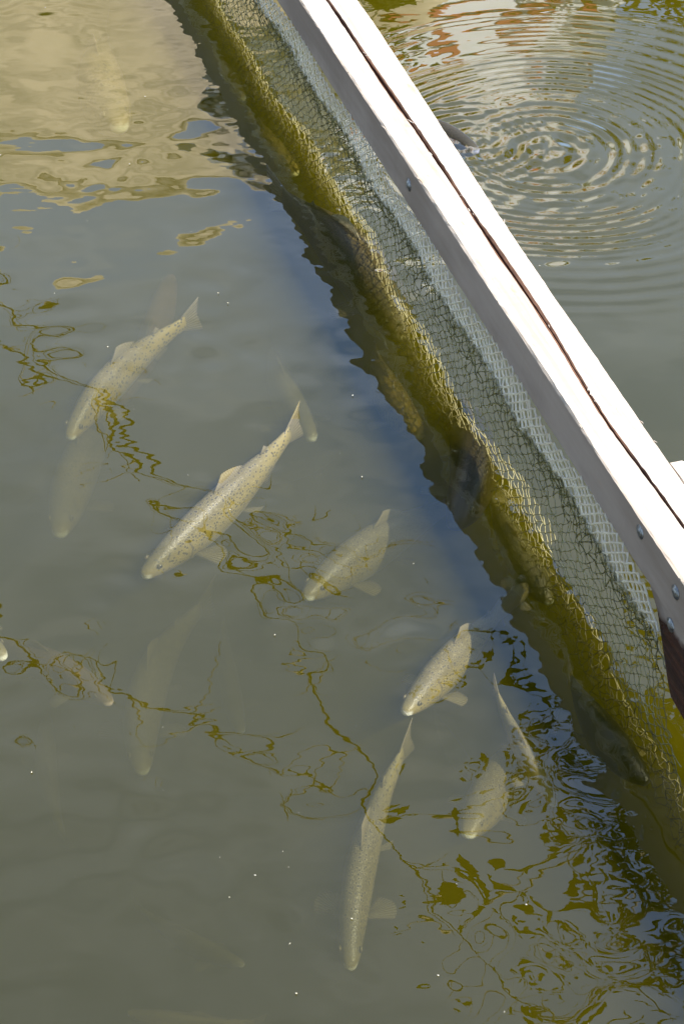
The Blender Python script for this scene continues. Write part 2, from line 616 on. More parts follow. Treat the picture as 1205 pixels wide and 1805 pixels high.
# net: diamond mesh of white strands, furred with algae at the water line
def make_net():
    rnd = random.Random(4)
    mb = MB()
    dy, dz = 0.0215, 0.0085
    rows = 36
    y0, y1 = -0.72, 3.35
    cols = int((y1 - y0) / dy)
    node = {}

    def left_limit(z):
        return -0.428 - (0.0985 - z) * 0.83

    for r in range(rows):
        z = 0.104 - r * dz
        wet = max(0.0, -(z + BZ))
        dry = max(0.0, 0.04 - abs(z - 0.02)) * 0.03
        for c in range(cols):
            y = y0 + (c + 0.5 * (r % 2)) * dy
            belly = -0.004 - 0.012 * math.sin(min(1, max(0, (0.1 - z) / 0.4)) * 3.14) * (1 + 0.5 * math.sin(y * 5)) - 0.004 * math.sin(y * 17 + z * 30)
            sag = 0.003 * math.sin(y * 7) * min(1, (0.1 - z) * 10)
            jit = 0.0009 + min(0.0030, wet * 0.05) + dry + (0.0008 if z < 0.03 else 0)
            node[r, c] = (Vector((belly + rnd.gauss(0, jit), y + rnd.gauss(0, jit), z + sag + rnd.gauss(0, jit * 0.8))))
    for r in range(rows - 1):
        for c in range(cols):
            a = node[r, c]
            if a.y < left_limit(a.z) - 0.035:
                continue
            for d in ((0, -1) if r % 2 == 0 else (0, 1)):
                if (r + 1, c + d) not in node:
                    continue
                b = node[r + 1, c + d]
                if b.y < left_limit(b.z) - 0.045:
                    continue
                m = (a + b) / 2
                wet = max(0.0, -(m.z + BZ))
                k = min(0.0028, 0.0004 + wet * 0.05) + (0.0008 if m.z < 0.03 else 0)
                m += Vector((rnd.gauss(0, k), rnd.gauss(0, k), rnd.gauss(0, k)))
                rr = 0.00180 if m.z > 0.045 else (0.0010 if m.z > 0.015 else 0.0007)
                mb.tube([a, m, b], [rr * 1.25, rr * 0.85, rr * 1.25], 4, False)
    m, nt, out = new_mat('white_net_strand')
    n = N(nt)
    co = obj_coord(n)
    sep = n.node('ShaderNodeSeparateXYZ')
    n.put(sep.inputs[0], co)
    ns = n.noise(co, 60, 4)
    z = n.math('ADD', sep.outputs[2], n.math('MULTIPLY', n.math('SUBTRACT', ns, 0.5), 0.05))
    dry = n.step(z, 0.044, 0.060)
    alg = n.mix(n.step(n.noise(co, 140, 3), 0.4, 0.6), (0.13, 0.11, 0.03), (0.33, 0.29, 0.12))
    sub = n.mix(n.step(n.noise(co, 25, 3), 0.4, 0.6), (0.26, 0.22, 0.08), (0.38, 0.33, 0.14))
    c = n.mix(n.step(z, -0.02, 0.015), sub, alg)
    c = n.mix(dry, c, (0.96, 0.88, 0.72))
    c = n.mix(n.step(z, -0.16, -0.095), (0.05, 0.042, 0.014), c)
    pb = n.bsdf(out, c, 0.5, None, 0.4)
    tl = n.node('ShaderNodeBsdfTranslucent')
    n.put(tl.inputs[0], c)
    mx = n.node('ShaderNodeMixShader')
    mx.inputs[0].default_value = 0.40
    nt.links.new(pb.outputs[0], mx.inputs[1])
    nt.links.new(tl.outputs[0], mx.inputs[2])
    nt.links.new(mx.outputs[0], out.inputs['Surface'])
    return mb.build('net', m, barrier, True)


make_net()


def make_algae():
    rnd = random.Random(8)
    mb = MB()
    for i in range(7000):
        y = rnd.uniform(-0.52, 3.0)
        z = rnd.gauss(0.042, 0.010)
        if y < -0.428 - (0.0985 - z) * 0.83:
            continue
        p = Vector((-0.005 + rnd.gauss(0, 0.002), y, z))
        L = rnd.uniform(0.003, 0.012)
        d = Vector((rnd.uniform(-1, 0.2), rnd.gauss(0, 0.8), rnd.gauss(-0.3, 0.7))).normalized() * L
        w = Vector((rnd.gauss(0, 1), rnd.gauss(0, 1), rnd.gauss(0, 1))).normalized() * 0.0005
        q = p + d * 0.55 + Vector((0, rnd.gauss(0, .001), -0.001))
        n0 = len(mb.v)
        mb.v += [tuple(p - w), tuple(p + w), tuple(q + w), tuple(q - w), tuple(p + d)]
        mb.f += [(n0, n0 + 1, n0 + 2, n0 + 3), (n0 + 3, n0 + 2, n0 + 4)]
    o = mb.build('algae', plain_mat('filament_algae', (0.16, 0.14, 0.03), (0.06, 0.06, 0.02), 200, 0.7), barrier)
    o["kind"] = "stuff"


make_algae()


def make_splinters():
    rnd = random.Random(21)
    for i in range(46):
        y = rnd.uniform(-0.6, 2.4)
        side = rnd.choice(['f', 'r', 'c'])
        x = {'f': 0.001, 'r': rear_edge(y) - 0.001, 'c': crack(y) + rnd.choice((-1, 1)) * gap(y) * .5}[side]
        L = rnd.uniform(0.004, 0.013)
        mb = MB()
        p = Vector((x, y, 0.1795))
        out = {'f': -1, 'r': 1, 'c': rnd.choice((-1, 1))}[side]
        q = p + Vector((out * L * rnd.uniform(0.15, 0.6), rnd.choice((-1, 1)) * L, rnd.uniform(-0.0005, 0.003)))
        mb.tube([p, (p + q) / 2 + Vector((0, 0, rnd.uniform(0, .001))), q], [0.0009, 0.0007, 0.0002], 4)
        mb.build('splinter', M['wood'], barrier)


make_splinters()


# ------------------------------------------------------------------ trout
def trout_mat():
    m, nt, out = new_mat('spotted_trout_skin')
    n = N(nt)
    at = n.node('ShaderNodeAttribute', attribute_name='rest')
    v = at.outputs['Vector']
    sep = n.node('ShaderNodeSeparateXYZ')
    n.put(sep.inputs[0], v)
    x, y, z = sep.outputs
    rnd = n.node('ShaderNodeObjectInfo').outputs['Random']
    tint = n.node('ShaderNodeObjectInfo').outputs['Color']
    back = n.mix(rnd, (0.130, 0.100, 0.036), (0.080, 0.068, 0.032))
    side = n.mix(rnd, (0.27, 0.205, 0.055), (0.18, 0.15, 0.065))
    c = n.mix(n.step(z, 0.015, 0.075), side, back)
    c = n.mix(n.step(z, -0.085, -0.035), (0.38, 0.355, 0.27), c)
    # dark spots with a pale halo, denser on the back, none on the belly
    vo = n.node('ShaderNodeTexVoronoi')
    n.put(vo.inputs['Vector'], n.scale(v, (1.0, 1.25, 1.25)))
    n.put(vo.inputs['Scale'], n.math('ADD', 50.0, n.math('MULTIPLY', rnd, 24.0)))
    vo.inputs['Randomness'].default_value = 0.85
    d = n.math('ADD', vo.outputs['Distance'], n.math('MULTIPLY', n.math('SUBTRACT', n.noise(v, 160, 2), 0.5), 0.22))
    keep = n.math('MULTIPLY', n.step(z, -0.06, -0.01), n.step(x, 0.03, 0.07))
    sepc = n.node('ShaderNodeSeparateColor')
    n.put(sepc.inputs[0], vo.outputs['Color'])
    keep = n.math('MULTIPLY', keep, n.step(sepc.outputs[0], 0.10, 0.14))
    halo = n.math('MULTIPLY', keep, n.math('SUBTRACT', 1.0, n.step(d, 0.38, 0.55), clamp=True))
    c = n.mix(n.math('MULTIPLY', halo, 0.40), c, (0.34, 0.29, 0.15))
    spot = n.math('MULTIPLY', keep, n.math('SUBTRACT', 1.0, n.step(d, 0.31, 0.40), clamp=True))
    c = n.mix(n.math('MULTIPLY', spot, 0.95), c, (0.035, 0.028, 0.018))
    # darker crown of the head, gill line, pale lips
    hd = n.math('MULTIPLY', n.math('SUBTRACT', 1.0, n.step(x, 0.10, 0.20), clamp=True), n.step(z, 0.0, 0.035))
    c = n.mix(n.math('MULTIPLY', hd, 0.55), c, (0.075, 0.065, 0.032))
    gx = n.math('ABSOLUTE', n.math('SUBTRACT', n.math('ADD', x, n.math('MULTIPLY', n.math('ABSOLUTE', z), 0.25)), 0.215))
    gill = n.math('SUBTRACT', 1.0, n.step(gx, 0.002, 0.007), clamp=True)
    c = n.mix(n.math('MULTIPLY', gill, 0.85), c, (0.10, 0.08, 0.04))
    lip = n.math('MULTIPLY', n.math('SUBTRACT', 1.0, n.step(x, 0.011, 0.028), clamp=True), n.math('SUBTRACT', 1.0, n.step(z, -0.006, 0.014), clamp=True))
    c = n.mix(lip, c, (0.82, 0.82, 0.80))
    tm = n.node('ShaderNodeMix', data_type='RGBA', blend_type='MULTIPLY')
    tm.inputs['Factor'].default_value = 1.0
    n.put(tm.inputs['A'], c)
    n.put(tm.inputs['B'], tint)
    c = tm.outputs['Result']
    sc = n.node('ShaderNodeTexVoronoi')
    n.put(sc.inputs['Vector'], v)
    sc.inputs['Scale'].default_value = 150
    n.bsdf(out, c, 0.42, n.bump(sc.outputs['Distance'], 0.25, 0.002), 0.4)
    return m


def fin_mat():
    m, nt, out = new_mat('trout_fin')
    n = N(nt)
    at = n.node('ShaderNodeAttribute', attribute_name='rest')
    sep = n.node('ShaderNodeSeparateXYZ')
    n.put(sep.inputs[0], at.outputs['Vector'])
    ray = n.math('SINE', n.math('MULTIPLY', sep.outputs[0], 75.0))
    c = n.mix(n.step(ray, -0.4, 0.6), (0.36, 0.31, 0.18), (0.22, 0.18, 0.09))
    d = n.node('ShaderNodeBsdfDiffuse')
    n.put(d.inputs[0], c)
    t = n.node('ShaderNodeBsdfTranslucent')
    n.put(t.inputs[0], c)
    mx = n.node('ShaderNodeMixShader')
    mx.inputs[0].default_value = 0.45
    nt.links.new(d.outputs[0], mx.inputs[1])
    nt.links.new(t.outputs[0], mx.inputs[2])
    tp = n.node('ShaderNodeBsdfTransparent')
    m2 = n.node('ShaderNodeMixShader')
    m2.inputs[0].default_value = 0.40
    nt.links.new(mx.outputs[0], m2.inputs[1])
    nt.links.new(tp.outputs[0], m2.inputs[2])
    nt.links.new(m2.outputs[0], out.inputs['Surface'])
    return m


M['trout'] = trout_mat()
M['fin'] = fin_mat()
M['eye'] = plain_mat('trout_eye', (0.01, 0.01, 0.01), (0.02, 0.02, 0.015), 3, 0.1)
M['iris'] = plain_mat('trout_iris', (0.13, 0.11, 0.05), (0.09, 0.07, 0.03), 80, 0.3)

# x, up, down, half width (all per body length)
PROF = [(0.000, .006, .010, .010), (0.008, .016, .020, .021), (0.025, .028, .031, .030), (0.055, .044, .044, .039), (0.10, .061, .059, .049),
        (0.16, .078, .076, .058), (0.23, .093, .094, .065), (0.32, .102, .106, .069), (0.42, .103, .110, .068), (0.52, .095, .101, .061),
        (0.61, .081, .084, .052), (0.70, .063, .064, .040), (0.78, .048, .047, .029), (0.84, .040, .038, .021), (0.88, .039, .038, .014), (0.905, .041, .041, .007)]


def set_rest(o, rest):
    at = o.data.attributes.new('rest', 'FLOAT_VECTOR', 'POINT')
    at.data.foreach_set('vector', np.array(rest, dtype=np.float32).ravel())


def trout(label, head, tail, bend, girth, tint=(1, 1, 1), fins=True, group='trout in the pond'):
    head, tail = Vector(head), Vector(tail)
    ax = tail - head
    lat = Vector((0, 0, 1)).cross(ax).normalized()
    ctrl = (head + tail) / 2 + lat * bend * 2 * ax.length
    # spine sampled by arc length
    K = 60
    pts = [head * (1 - t) ** 2 + ctrl * 2 * t * (1 - t) + tail * t * t for t in [i / K for i in range(K + 1)]]
    cum = [0.0]
    for i in range(K):
        cum.append(cum[-1] + (pts[i + 1] - pts[i]).length)
    L = cum[-1]

    def frame(x):
        s = min(max(x, 0.0), 1.0) * L
        i = min(max(int(np.searchsorted(cum, s)) - 1, 0), K - 1)
        t = (s - cum[i]) / max(cum[i + 1] - cum[i], 1e-9)
        p = pts[i].lerp(pts[i + 1], t)
        T = (pts[min(i + 2, K)] - pts[max(i - 1, 0)]).normalized()
        S = Vector((0, 0, 1)).cross(T).normalized()
        U = T.cross(S).normalized()
        return p, T, S, U

    def place(r):
        p, T, S, U = frame(r[0])
        return p + S * (r[1] * L) + U * (r[2] * L)

    # finer stations by interpolation
    px = [q[0] for q in PROF]
    xs = sorted(set(px + [0.04, 0.075, 0.13, 0.195, 0.275, 0.37, 0.47, 0.565, 0.655, 0.74, 0.81]))
    k = 18
    rest = []
    for x in xs:
        up, dn, w = (float(np.interp(x, px, [q[c] for q in PROF])) for c in (1, 2, 3))
        g = girth if 0.06 < x < 0.75 else 1 + (girth - 1) * 0.6
        for j in range(k):
            a = 2 * math.pi * j / k
            ca, sa = math.cos(a), math.sin(a)
            yy = math.copysign(abs(ca) ** 0.9, ca) * w * g
            zz = math.copysign(abs(sa) ** 0.95, sa) * (up if sa > 0 else dn) * (1 + (g - 1) * 0.5)
            if x < 0.06:      # notch of the mouth between the jaws
                zz += 0.004 * (1 if sa > 0 else -1) * max(0, 0.03 - x) / 0.03
            rest.append((x, yy, zz))
    n_st = len(xs)
    rest.append((-0.003, 0, -0.004))
    rest.append((0.91, 0, 0))
    fs = []
    for i in range(n_st - 1):
        for j in range(k):
            fs.append((i * k + j, i * k + (j + 1) % k, (i + 1) * k + (j + 1) % k, (i + 1) * k + j))
    a0, a1 = len(rest) - 2, len(rest) - 1
    for j in range(k):
        fs.append((a0, (j + 1) % k, j))
        fs.append(((n_st - 1) * k + j, (n_st - 1) * k + (j + 1) % k, a1))
    body = mesh_obj('trout', [place(r) - head for r in rest], fs, M['trout'], None, True)
    set_rest(body, rest)
    body.location = head
    tag(body, label, 'fish', group)
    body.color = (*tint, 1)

    def fin(name, grid):
        """grid: rows of rest-space points; built as a thin two-sided sheet with thickness"""
        R, C = len(grid), len(grid[0])
        rs, at = [], []
        for sgn in (1, -1):
            for r in range(R):
                for c in range(C):
                    p = Vector(grid[r][c])
                    rs.append((p, sgn, r, c))
        # normals of the sheet
        def nrm(r, c):
            a = Vector(grid[min(r + 1, R - 1)][c]) - Vector(grid[max(r - 1, 0)][c])
            b = Vector(grid[r][min(c + 1, C - 1)]) - Vector(grid[r][max(c - 1, 0)])
            q = a.cross(b)
            return q.normalized() if q.length > 1e-9 else Vector((0, 0, 1))
        vs = []
        for (p, sgn, r, c) in rs:
            th = 0.0022 * (1 - 0.7 * r / max(R - 1, 1))
            vs.append(place(p + nrm(r, c) * th * sgn) - head)
            at.append((c / max(C - 1, 1), r / max(R - 1, 1), 0))
        fs = []
        h = R * C
        for r in range(R - 1):
            for c in range(C - 1):
                q = r * C + c
                fs.append((q, q + 1, q + C + 1, q + C))
                fs.append((h + q, h + q + C, h + q + C + 1, h + q + 1))
        edge = [c for c in range(C)] + [r * C + C - 1 for r in range(1, R)] + [(R - 1) * C + c for c in range(C - 2, -1, -1)] + [r * C for r in range(R - 2, 0, -1)]
        for i in range(len(edge)):
            a, b = edge[i], edge[(i + 1) % len(edge)]
            fs.append((a, h + a, h + b, b))
        o = mesh_obj(name, vs, fs, M['fin'], body, True)
        set_rest(o, at)
        return o

    # tail fin, upright fan with a shallow fork
    C = 9
    grid = []
    for r in range(5):
        t = r / 4
        row = []
        for c in range(C):
            e = c / (C - 1) * 2 - 1
            fork = 0.022 * (1 - abs(e))
            row.append((0.875 + t * (0.125 - fork), 0.004 * math.sin(e * 3) * t, e * (0.036 + t * 0.062)))
        grid.append(row)
    fin('tail_fin', grid)
    if fins:
        C = 8
        grid = []
        for r in range(4):
            t = r / 3
            grid.append([(0.40 + 0.125 * c / (C - 1) + 0.075 * t, 0.010 * t * t, (0.096 - 0.018 * (c / (C - 1)) ** 2) * (1 + (girth - 1) * .5) + t * (0.052 - 0.038 * (c / (C - 1)) ** 1.4)) for c in range(C)])
        fin('dorsal_fin', grid)
        grid = []
        for r in range(3):
            t = r / 2
            grid.append([(0.70 + 0.022 * c / 3 + 0.03 * t, 0, 0.058 - 0.004 * c + t * 0.028 * (1 - 0.5 * c / 3)) for c in range(4)])
        fin('adipose_fin', grid)
        for sgn in (1, -1):
            grid = []
            for r in range(4):
                t = r / 3
                row = []
                for c in range(7):
                    e = c / 6
                    a = rad(78 - 58 * e)
                    rr = t * 0.118 * (0.72 + 0.28 * math.sin(math.pi * (0.15 + 0.8 * e)))
                    row.append((0.222 + 0.022 * e + rr * math.cos(a), sgn * (0.050 * girth + rr * math.sin(a)), -0.045 - 0.10 * rr - 0.5 * rr * rr + 0.006 * math.sin(e * 5)))
                grid.append(row)
            fin('pectoral_fin', grid)
            grid = []
            for r in range(3):
                t = r / 2
                grid.append([(0.52 + 0.022 * c / 4 + t * (0.04 + 0.02 * c / 4), sgn * (0.030 * girth + t * 0.045), -0.082 - 0.02 * t) for c in range(5)])
            fin('pelvic_fin', grid)
        grid = []
        for r in range(3):
            t = r / 2
            grid.append([(0.68 + 0.07 * c / 5 + t * 0.035, 0, -0.062 + 0.010 * c / 5 - t * (0.055 - 0.035 * c / 5)) for c in range(6)])
        fin('anal_fin', grid)
        for sgn in (1, -1):
            p, T, S, U = frame(0.062)
            c0 = p + S * (sgn * 0.0345 * L) + U * (0.024 * L)
            eye = MB()
            for (rr, off) in ((0.0105 * L, 0.0), (0.0068 * L, 0.0050 * L)):
                pass
            def ball(mb, c, r, flat):
                kk = 8
                vs = [c + S * sgn * r * flat]
                for q in (0.45, 0.8, 1.0):
                    h = math.sqrt(max(0, 1 - q * q))
                    for j in range(kk):
                        a = 2 * math.pi * j / kk
                        vs.append(c + S * sgn * r * flat * h + (T * math.cos(a) + U * math.sin(a)) * r * q)
                vs.append(c - S * sgn * r * 0.5)
                f = []
                for j in range(kk):
                    f.append((0, 1 + j, 1 + (j + 1) % kk))
                    for rr in range(2):
                        b_ = 1 + rr * kk
                        f.append((b_ + j, b_ + kk + j, b_ + kk + (j + 1) % kk, b_ + (j + 1) % kk))
                    f.append((1 + 2 * kk + j, len(vs) - 1, 1 + 2 * kk + (j + 1) % kk))
                mb.add([w - head for w in vs], f)
            ball(eye, c0, 0.0125 * L, 0.55)
            e = eye.build('eye', M['iris'], body, True)
            pu = MB()
            ball(pu, c0 + S * (sgn * 0.0035 * L), 0.0085 * L, 0.55)
            pu.build('pupil', M['eye'], e, True)
    return body


TROUT = [
    ("clear spotted trout in the open left water, its blue-grey tail fin just under the surface", (-0.310, 2.387, -0.073), (-0.067, 2.722, -0.021), -0.03, 0.85),
    ("spotted trout above a paler blurred one near the left edge, tail towards the tree reflection", (-0.466, 2.770, -0.099), (-0.256, 3.090, -0.062), 0.07, 0.85),
    ("blurred pale trout heading down the picture, partly under the spotted trout at left edge", (-0.468, 2.584, -0.157), (-0.387, 3.066, -0.220), 0.05, 0.99),
    ("reddish blurred trout deep under the four small floating reflection patches at upper left", (-0.330, 3.342, -0.147), (-0.415, 2.965, -0.209), 0.03, 0.95, (1.1, 0.8, 0.72)),
    ("dim trout with a white upturned mouth just above the clear trout's tail fin", (-0.049, 2.790, -0.115), (-0.133, 3.214, -0.209), 0.04, 0.90),
    ("half-seen spotted trout in mid picture, tail cut off by the beam shadow", (-0.057, 2.356, -0.089), (0.217, 2.662, -0.136), 0.03, 0.99),
    ("bright golden spotted trout near the surface with white lip and spread side fin", (0.089, 2.060, -0.042), (0.266, 2.356, -0.089), 0.00, 0.95),
    ("slim spotted trout pointing down to the right beside the dark branch reflections", (0.293, 1.907, -0.068), (0.218, 2.118, -0.039), 0.03, 0.77),
    ("stout pale trout with a white mouth facing the camera below the slim spotted trout", (0.171, 1.872, -0.089), (0.329, 2.183, -0.178), 0.03, 1.22),
    ("long pale trout hanging straight down the lower middle, head at the bottom", (0.011, 1.670, -0.120), (0.102, 2.043, -0.068), 0.06, 0.81),
    ("purplish blurred trout swimming right from the left edge of the picture", (-0.344, 2.163, -0.126), (-0.608, 2.363, -0.178), -0.05, 0.90, (1.05, 0.85, 0.92)),
    ("pale trout cut by the left picture edge, only its white mouth in view", (-0.500, 2.195, -0.062), (-0.761, 2.478, -0.136), 0.00, 0.90),
    ("faint greenish trout curving down the left side with a white mouth at its lower end", (-0.294, 2.075, -0.183), (-0.208, 2.503, -0.220), 0.10, 0.95),
    ("very faint trout deep in the water at far left below the purplish one", (-0.462, 2.268, -0.262), (-0.402, 2.010, -0.283), -0.06, 0.90),
    ("faint trout with a white mouth under the beige roof reflection at top left", (-0.463, 3.816, -0.089), (-0.551, 4.495, -0.220), 0.05, 1.08),
    ("big dark-backed trout with yellow flank lying along the net, upper middle", (0.109, 3.025, -0.068), (-0.148, 3.518, -0.057), -0.06, 1.22, (0.34, 0.31, 0.17)),  # dark tint paints the beam's shadow into the fish's colour
    ("black-headed trout nosing out from the net with its yellow fin spread", (0.175, 2.469, -0.039), (0.121, 2.989, -0.117), -0.13, 1.03, (0.1, 0.09, 0.05)),  # near-black tint stands in for the beam shadow over its head
    ("dark greenish trout close behind the net, pale fin spread beneath its head", (0.323, 2.348, -0.094), (0.238, 2.617, -0.083), 0.03, 1.22, (0.5, 0.52, 0.45)),
    ("shaded spotted trout crossing the beam shadow beside the net", (0.305, 2.404, -0.104), (0.206, 2.233, -0.057), -0.05, 0.77),
    ("yellow glowing trout deep beside the net, head towards the camera", (0.137, 2.803, -0.120), (0.063, 3.172, -0.188), 0.06, 1.03, (1.8, 1.6, 0.9)),
    ("small pale trout tail-up in the dark water left of the black-headed trout", (0.174, 2.673, -0.167), (0.184, 2.716, -0.073), 0.00, 0.63),
    ("dim yellow trout in the dark strip beside the net near the top of the picture", (-0.093, 3.647, -0.099), (-0.206, 4.026, -0.167), 0.05, 0.90, (1.4, 1.3, 0.8)),
    ("nearly black trout in deep shade by the wet board at lower right", (0.429, 1.968, -0.089), (0.340, 2.222, -0.115), 0.05, 1.26, (0.03, 0.03, 0.03)),  # deep shade put into the colour as a black tint
    ("faint trout deep at the bottom left, swimming to the right", (-0.134, 1.754, -0.220), (-0.298, 1.888, -0.252), 0.05, 0.81),
    ("pale blurred trout along the bottom picture edge at left", (-0.285, 1.667, -0.209), (-0.101, 1.669, -0.231), -0.06, 0.85),
    ("faint trout crossing deep beneath the clear trout's tail fin", (-0.003, 2.887, -0.220), (-0.185, 2.834, -0.262), 0.05, 0.85),
    ("faint trout deep between the golden trout and the stout pale one", (0.200, 2.094, -0.220), (0.143, 2.310, -0.283), 0.03, 0.81),
    ("faint upright trout deep in the left middle beside the greenish curving one", (-0.156, 2.224, -0.252), (-0.197, 2.530, -0.283), 0.03, 0.81),
    ("dim trout in the dark strip at the top between roof reflection and net", (-0.218, 4.065, -0.157), (-0.349, 4.480, -0.220), 0.03, 0.81),
]
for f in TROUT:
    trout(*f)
trout("dark trout breaking the surface against the far side of the beam, amid the rings", (0.268, 3.575, -0.006), (0.10, 3.84, -0.07), 0.03, 1.1, (0.28, 0.28, 0.36))


# ------------------------------------------------------------------ floating specks
def make_specks():
    rnd = random.Random(31)
    mb = MB()
    for i in range(170):
        y = 1.35 + 3.0 * rnd.random() ** 1.3
        x = rnd.uniform(-0.25 - 0.15 * y, 0.25 + 0.15 * y)
        u = -((x - BO[0]) * bn[0] + (y - BO[1]) * bn[1])
        if -0.14 < u < 0.02:
            continue
        r = rnd.choice((0.0004, 0.0004, 0.0005, 0.0007, 0.0014))
        z = 0.0018 if rnd.random() < 0.6 else -rnd.uniform(0.004, 0.05)
        a = rnd.random() * 6.28
        c = Vector((x, y, z))
        vs = [c + Vector((math.cos(a + q) * r * s, math.sin(a + q) * r * s, 0)) for q, s in ((0, 1.4), (1.57, .8), (3.14, 1.2), (4.71, .9))] + [c + Vector((0, 0, r * .7)), c - Vector((0, 0, r * .7))]
        mb.add(vs, [(0, 1, 4), (1, 2, 4), (2, 3, 4), (3, 0, 4), (1, 0, 5), (2, 1, 5), (3, 2, 5), (0, 3, 5)])
    o = mb.build('floating_specks', plain_mat('pale_speck', (0.42, 0.40, 0.32), (0.32, 0.29, 0.20), 3, 0.8))
    tag(o, 'tiny pale specks drifting on and just under the pond surface', 'specks', None, 'stuff')


make_specks()


# ------------------------------------------------------------------ buildings across the pond (seen mirrored in the water)
def window(parent, x0, x1, y, z0, z1, frame_mat):
    """in a wall facing local -Y at depth y"""
    b = MB()
    fw = 0.07
    b.box(x0, x0 + fw, y - 0.05, y + 0.04, z0, z1)
    b.box(x1 - fw, x1, y - 0.05, y + 0.04, z0, z1)
    b.box(x0 + fw, x1 - fw, y - 0.05, y + 0.04, z0, z0 + fw)
    b.box(x0 + fw, x1 - fw, y - 0.05, y + 0.04, z1 - fw, z1)
    b.box((x0 + x1) / 2 - 0.03, (x0 + x1) / 2 + 0.03, y - 0.045, y + 0.03, z0 + fw, z1 - fw)
    w = b.build('window', frame_mat, parent)
    p = MB()
    p.box(x0 + fw, x1 - fw, y - 0.012, y + 0.0, z0 + fw, z1 - fw)
    p.build('pane', M['dark_glass'], w)
    return w


def barn():
    t = empty('thatched_barn', (-5.3, 12.7, 0.3), rad(8))
    tag(t, 'long beige barn with pale reed thatch roof, mirrored at the upper left of the water', 'barn')
    w = 5.4
    b = MB()
    b.prism([(-w, 0, 0), (-w, 6.0, 0), (-w, 6.0, 3.7), (-w, 3.0, 6.5), (-w, 0, 3.7)], (2 * w, 0, 0))
    b.build('wall', M['plaster_beige'], t)
    # thatch: two uneven slopes with thickness
    rnd = random.Random(5)
    for sgn in (1, -1):
        vs, fs = [], []
        nx, ny = 60, 14
        for layer in (0, 1):
            for j in range(ny + 1):
                for i in range(nx + 1):
                    q = j / ny
                    x = -w - 0.45 + (2 * w + 0.9) * i / nx
                    yy = -1.6 + q * 4.6
                    z = 2.66 + q * 4.29 + (0.34 if layer else 0.0) + 0.05 * math.sin(q * 3.1) + (rnd.gauss(0, 0.03) if layer else 0)
                    vs.append((x, yy if sgn > 0 else 6.0 - yy, z))
        h = (nx + 1) * (ny + 1)
        for j in range(ny):
            for i in range(nx):
                a = j * (nx + 1) + i
                fs.append((a, a + nx + 1, a + nx + 2, a + 1))
                fs.append((h + a, h + a + 1, h + a + nx + 2, h + a + nx + 1))
        for i in range(nx):
            fs.append((i, i + 1, h + i + 1, h + i))
        for j in range(ny):
            a = j * (nx + 1)
            fs.append((a, h + a, h + a + nx + 1, a + nx + 1))
            a += nx
            fs.append((a, a + nx + 1, h + a + nx + 1, h + a))
        mesh_obj('roof', vs, fs, M['roof_straw'], t, True)
    r = MB()
    n = 40
    r.tube([(-w - 0.5 + (2 * w + 1.0) * i / n, 3.0, 7.18 + 0.05 * math.sin(i * 1.7)) for i in range(n + 1)], [0.26 + 0.03 * math.sin(i * 2.3) for i in range(n + 1)], 8)
    r.build('ridge', M['roof_straw'], t, True)
    for x in (-3.6, -1.2, 1.2, 3.6):
        window(t, x - 0.5, x + 0.5, 0.0, 1.2, 2.4, M['red_paint'])
    d = MB()
    d.box(-0.45, 0.45, -0.05, 0.03, 0.0, 2.1)
    d.build('door', M['red_paint'], t)


def white_house():
    t = empty('white_house', (1.0, 13.5, 0.0), rad(33))
    tag(t, 'white plastered house with red boards and shutters, mirrored beyond the beam at top right', 'house')
    w = 1.25
    b = MB()
    b.prism([(-w, 0, 0), (w, 0, 0), (w, 0, 5.6), (0, 0, 6.25), (-w, 0, 5.6)], (0, 2.6, 0))
    b.build('wall', M['plaster_white'], t)
    for sgn in (1, -1):
        r = MB()
        r.prism([(0, -0.12, 6.27), (sgn * (w + 0.2), -0.12, 5.53), (sgn * (w + 0.2), -0.12, 5.61), (0, -0.12, 6.36)], (0, 2.9, 0))
        r.build('roof', M['plaster_white'], t)
    for z0, z1 in ((4.40, 4.46), (5.22, 5.27)):
        k = MB()
        k.box(-w + 0.02, w - 0.02, -0.06, -0.003, z0, z1)
        k.build('red_board', M['red_paint'], t)
    for (x0, x1, z0, z1) in ((-0.85, -0.45, 4.62, 5.02), (0.45, 0.85, 4.62, 5.02), (-1.0, -0.45, 2.4, 3.6), (0.45, 1.0, 2.4, 3.6)):
        window(t, x0, x1, 0.0, z0, z1, M['plaster_white'])
        for s_ in (x0 - 0.14, x1 + 0.02):
            k = MB()
            k.box(s_, s_ + 0.12, -0.045, -0.004, z0, z1)
            k.build('shutter', M['red_paint'], t)
    d = MB()
    d.box(-0.4, 0.4, -0.05, 0.03, 0.0, 2.0)
    d.build('door', M['red_paint'], t)


barn()
white_house()


# ------------------------------------------------------------------ trees (seen mirrored in the water, plus unseen ones added for shade)
def leaf(mb, rnd, p, size):
    d = Vector((rnd.gauss(0, 1), rnd.gauss(0, 1), rnd.gauss(-0.2, 0.7))).normalized()
    w = d.cross(Vector((rnd.gauss(0, 1), rnd.gauss(0, 1), rnd.gauss(0, 1)))).normalized()
    L = size * rnd.uniform(0.7, 1.3)
    n0 = len(mb.v)
    mb.v += [tuple(p), tuple(p + d * L * .45 + w * L * .27), tuple(p + d * L), tuple(p + d * L * .45 - w * L * .27)]
    mb.f.append((n0, n0 + 1, n0 + 2, n0 + 3))


def curve(pts, per=6):
    """Catmull-Rom through the points"""
    P = [Vector(p) for p in pts]
    P = [P[0] * 2 - P[1]] + P + [P[-1] * 2 - P[-2]]
    out = []
    for i in range(1, len(P) - 2):
        for k in range(per):
            t = k / per
            a, b, c, d = P[i - 1], P[i], P[i + 1], P[i + 2]
            out.append(0.5 * ((2 * b) + (c - a) * t + (2 * a - 5 * b + 4 * c - d) * t * t + (3 * b - a - 3 * c + d) * t ** 3))
    out.append(P[-2])
    return out


